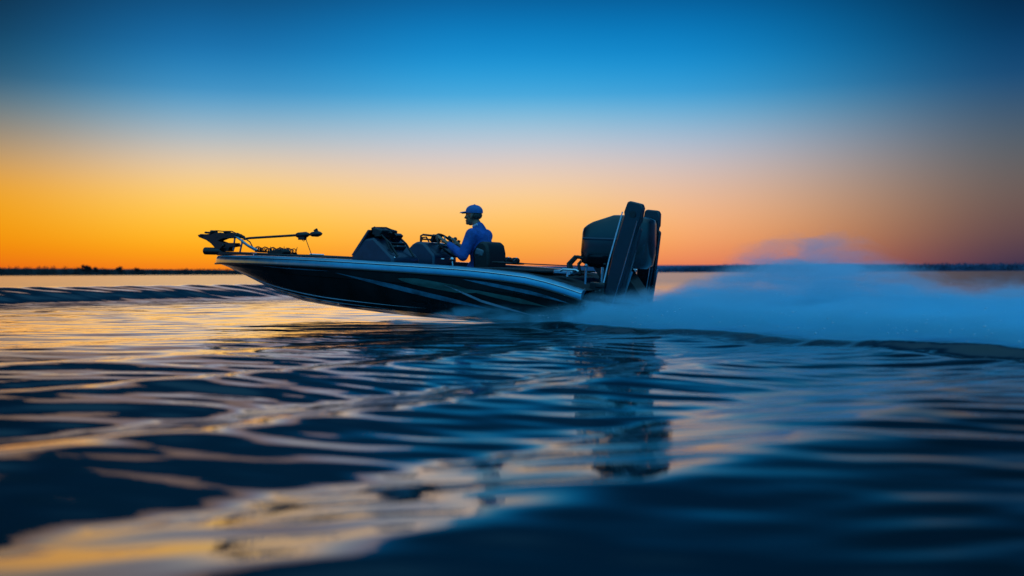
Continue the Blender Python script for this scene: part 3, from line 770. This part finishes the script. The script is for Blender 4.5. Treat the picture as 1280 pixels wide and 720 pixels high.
# shirt
mb = MB()
V = [(.03, 0, .06), (.02, 0, .22), (.05, 0, .40), (.07, 0, .54), (.09, 0, .645), (.105, 0, .69)]; E_ = [(0, 1), (1, 2), (2, 3), (3, 4), (4, 5)]; Rr = [(.18, .17), (.175, .15), (.185, .14), (.165, .12), (.10, .085), (.074, .07)]
for s in (1, -1):
    sh, el, wr = arm[s]; b0 = len(V)
    V += [tuple(sh), tuple(sh.lerp(el, .5)+Vector((0, s*.01, 0))), tuple(el), tuple(el.lerp(wr, .5)), tuple(el.lerp(wr, .93))]
    E_ += [(3, b0), (b0, b0+1), (b0+1, b0+2), (b0+2, b0+3), (b0+3, b0+4)]; Rr += [.088, .072, .064, .054, .040]
v, f = skin(V, E_, Rr, 2); mb.add(v, f)
for s in (1, -1):   # cuffs, folds
    sh, el, wr = arm[s]; mb.tube([el.lerp(wr, .88), el.lerp(wr, .97)], .038, 12)
    for q in (.3, .55, .75): c_ = sh.lerp(el, q); mb.ball(c_, (.072-.02*q, .066-.02*q, .018), rot=(0, .4*q, 0))
mb.ball((.0, 0, .30), (.12, .16, .20)); mb.ball((.10, 0, .18), (.13, .15, .13))
remesh(mb, 'shirt', mshirt, ps, .008, 3)
MB().tube([(.09, -.07, .725), (.15, -.055, .70), (.175, 0, .685), (.15, .055, .70), (.09, .07, .725)], .016, 8).build('collar', msole, ps)
# trousers and shoes
V = [(0, 0, .08)]; E_ = []; Rr = [(.17, .14)]
for s in (1, -1):
    b0 = len(V); V += [(.10, s*.11, .085), (.50, s*.14, .125), (.62, s*.13, -.22)]; E_ += [(0, b0), (b0, b0+1), (b0+1, b0+2)]; Rr += [.105, .078, .055]
v, f = skin(V, E_, Rr); mb = MB(); mb.add(v, f); remesh(mb, 'trousers', mpants, ps, .01, 3)
for s in (1, -1):
    MB().ball((.68, s*.13, -.262), (.14, .05, .035)).ball((.61, s*.13, -.245), (.06, .046, .05)).build('shoe', mshoe, ps)

# ------------------------------------------------------------------ wake foam + spray
WROT = (0, 0, R(-TH))
mfoam, nt, out = newmat('foam')
p = nt.nodes.new('ShaderNodeBsdfPrincipled'); tc = nt.nodes.new('ShaderNodeTexCoord')
nf = noise(nt, tc.outputs['Object'], 1.0, 6, .62, (3.0, 9, 6), .4)
r = nt.nodes.new('ShaderNodeValToRGB'); nt.links.new(nf.outputs[0], r.inputs[0])
r.color_ramp.elements[0].position = .32; r.color_ramp.elements[0].color = (.02, .28, .50, 1)  # blue skylight tint put into the foam colour
r.color_ramp.elements[1].position = .72; r.color_ramp.elements[1].color = (.45, .72, .9, 1)
nt.links.new(r.outputs[0], p.inputs['Base Color']); p.inputs['Roughness'].default_value = .6
b = nt.nodes.new('ShaderNodeBump'); b.inputs['Distance'].default_value = .05; b.inputs['Strength'].default_value = .6
nt.links.new(nf.outputs[0], b.inputs['Height']); nt.links.new(b.outputs[0], p.inputs['Normal'])
ox, oy, oz = sep(nt, tc.outputs['Object'])
tr = nt.nodes.new('ShaderNodeBsdfTransparent'); mx = nt.nodes.new('ShaderNodeMixShader')
wq = ox.mx(-.5)*.363+1.36
edge = (oy.abs()-wq)+(X(nt, nf.outputs[0])-.5)*.5
al = 1-edge.sst(-.22, -.02)
al = al*(X(nt, nf.outputs[0])+ox.sst(-2.2, -.4)*.5).sst(.45, .62)
nt.links.new(al.s, mx.inputs[0]); nt.links.new(tr.outputs[0], mx.inputs[1]); nt.links.new(p.outputs[0], mx.inputs[2]); nt.links.new(mx.outputs[0], out.inputs[0])
def nz(x, y, s):
    return np.sin(x*s+1.3*np.sin(y*s*1.7))*np.sin(y*s*1.9+1.1*np.sin(x*s*1.3+2))
fx = np.linspace(-2.1, 13, 440); fy = np.linspace(-1, 1, 170)
FX, FY = np.meshgrid(fx, fy); Wf = 1.40+.363*np.maximum(FX, -.5)
inner = np.clip((FX+1.6)/1.6, 0, 1)
FYw = np.sign(FY)*(np.abs(FY)*(Wf))
wx_ = T.x+FX*WD[0]+FYw*WL[0]; wy_ = T.y+FX*WD[1]+FYw*WL[1]
FZ = water_h(wx_, wy_)+.006
pr = np.clip(1-np.abs(FY)**3, 0, 1)*np.clip((FX+.3)/1.0, 0, 1)
FZ += pr*(.04+.035*nz(FX, FYw, 3.1)+.02*nz(FX+5, FYw, 7.3)+.010*nz(FX, FYw+3, 15))*np.exp(-np.clip(FX-4, 0, 99)/5)
FZ += .10*np.exp(-((FX-1.6)/1.0)**2-(FYw/.45)**2)
vv = list(zip(FX.ravel().tolist(), FYw.ravel().tolist(), FZ.ravel().tolist())); nx_ = len(fx)
ff = [(j*nx_+i, j*nx_+i+1, (j+1)*nx_+i+1, (j+1)*nx_+i) for j in range(len(fy)-1) for i in range(nx_-1)
      if not (FX[j, i] < -.02 and abs(FYw[j, i]) < .86)]
mb = MB(); mb.v = vv; mb.f = ff
fo = mb.build('wake_foam', mfoam, None, angle=180, weld=False); fo.location = (T.x, T.y, 0); fo.rotation_euler = WROT
tag(fo, 'blue white churned foam on the water in the wake behind the boat', 'foam', kind='stuff')

ms, nt, out = newmat('spray')
tc = nt.nodes.new('ShaderNodeTexCoord'); ox, oy, oz = sep(nt, tc.outputs['Object'])
nA = X(nt, noise(nt, tc.outputs['Object'], 1.0, 4, .55, (1.6, 4.5, 6.5), .8).outputs[0])
nB = X(nt, noise(nt, tc.outputs['Object'], 1.0, 3, .6, (.7, .9, .6)).outputs[0])
aft = ox.sst(-.1, 1.2)
rooster = ox.gauss(2.0, .95)*oy.gauss(0, .45)*.33
body_ = aft*oy.gauss(0, 1.15)*(.30+ox.gauss(1.6, 1.3)*.06)
sheet = (ox.sst(-2.15, -1.1))*(((oy.abs()-(ox.mx(-.35)*.363+1.10))/.34).pw(2.)*-1.).exp()*(.16+.07*ox.sst(-.6, .6))
nC = X(nt, noise(nt, tc.outputs['Object'], 1.0, 3, .6, (2.2, 3.5, 2.5), .6).outputs[0])
H = (rooster+body_+sheet)*(.28+nB*.7+nC*.85)+.03
inside = 1-((oy.abs()-(ox.mx(-.5)*.363+1.36))).sst(-.25, .05)
rel = oz/H
den = ((1-rel.sst(.1, 1.3)))*inside*(.12+nA.sst(.42, .60)*2.0)
den = den*(1-ox.sst(5, 14)*.75)*(1+1.2*(1-oz.sst(.05, .3)))
hullcut = 1-(1-ox.sst(-.12, .0))*(1-oy.abs().sst(.95, 1.05))
dens = den*hullcut*13.0
vp = nt.nodes.new('ShaderNodeVolumePrincipled')
nt.links.new(dens.s, vp.inputs['Density']); cr_ = nt.nodes.new('ShaderNodeMix'); cr_.data_type = 'RGBA'; nt.links.new(oz.sst(.10, .5).s, cr_.inputs[0])
cr_.inputs[6].default_value = (.34, .84, 1, 1); cr_.inputs[7].default_value = (.74, .87, 1, 1)  # skylight tint put into the spray colour: azure base, paler top
nt.links.new(cr_.outputs[2], vp.inputs['Color']); vp.inputs['Anisotropy'].default_value = .1
nt.links.new(vp.outputs[0], out.inputs['Volume'])
# closed envelope the droplets drift in
mb = MB()
rings = []
for x, hgt in ((-2.2, .12), (-1.3, .34), (-.6, .36), (0, .5), (.7, .75), (1.3, .98), (1.95, 1.06), (2.7, .98), (3.6, .75), (5, .66), (8, .6), (13, .55)):
    W_ = 1.47+.363*max(x, -.5)
    rings.append([(x, -W_, -.04), (x, -W_, .12), (x, -W_*.82, .12+.28*hgt), (x, -min(W_*.5, .8), hgt*.8), (x, 0, hgt), (x, min(W_*.5, .8), hgt*.8), (x, W_*.82, .12+.28*hgt), (x, W_, .12), (x, W_, -.04)])
mb.loft(rings)
sp = mb.build('spray', ms, None, angle=180); sp.location = (T.x, T.y, 0); sp.rotation_euler = WROT
tag(sp, 'soft blue white cloud of spray and rooster tail thrown up behind the motor', 'spray', kind='stuff')

mdrop = surf('droplet', (.75, .85, .95), .15, var=.05)
mb = MB()
for _ in range(3600):
    k = random.random()
    if k < .45:      # rooster tail
        x = random.gauss(1.9, .75); y = random.gauss(0, .36); z = (.15+.75*math.exp(-((x-1.95)/.85)**2)*math.exp(-(y/.5)**2))*random.uniform(.4, .95)
    elif k < .8:     # side sheets
        x = random.uniform(-1.5, 5.5); W_ = 1.2+.40*x; y = random.choice((-1, -1, 1))*random.gauss(W_, .16); z = .05+abs(random.gauss(0, .11))*min(1, (x+1.7)/1.5)
    else:
        x = random.uniform(.2, 7); y = random.gauss(0, .9); z = random.uniform(.1, .42)
    if x < .0 and abs(y) < 1.1 or x < -.7: continue
    r_ = .0014+.0035*random.random()**3; st_ = 1+2.2*random.random()
    c = (x, y, z)
    mb.add([(x-r_*st_, y, z-r_*.4), (x, y-r_, z), (x, y, z+r_), (x, y+r_, z), (x, y, z-r_), (x+r_*st_, y, z+r_*.4)],
           [(0, 1, 2), (0, 2, 3), (0, 3, 4), (0, 4, 1), (5, 2, 1), (5, 3, 2), (5, 4, 3), (5, 1, 4)])
dp = mb.build('spray_droplets', mdrop, None, angle=180, weld=False); dp.location = (T.x, T.y, 0); dp.rotation_euler = WROT
tag(dp, 'fine separate droplets flung off the spray and rooster tail', 'water droplets', kind='stuff')

# ------------------------------------------------------------------ render
sc.view_settings.view_transform = 'Standard'; sc.view_settings.look = 'None'; sc.view_settings.exposure = 0
sc.cycles.use_denoising = True
sc.cycles.volume_bounces = 3; sc.cycles.max_bounces = 8; sc.cycles.volume_step_rate = .7; sc.cycles.volume_max_steps = 128
sc.cycles.transparent_max_bounces = 12
sc.cycles.sample_clamp_indirect = 4
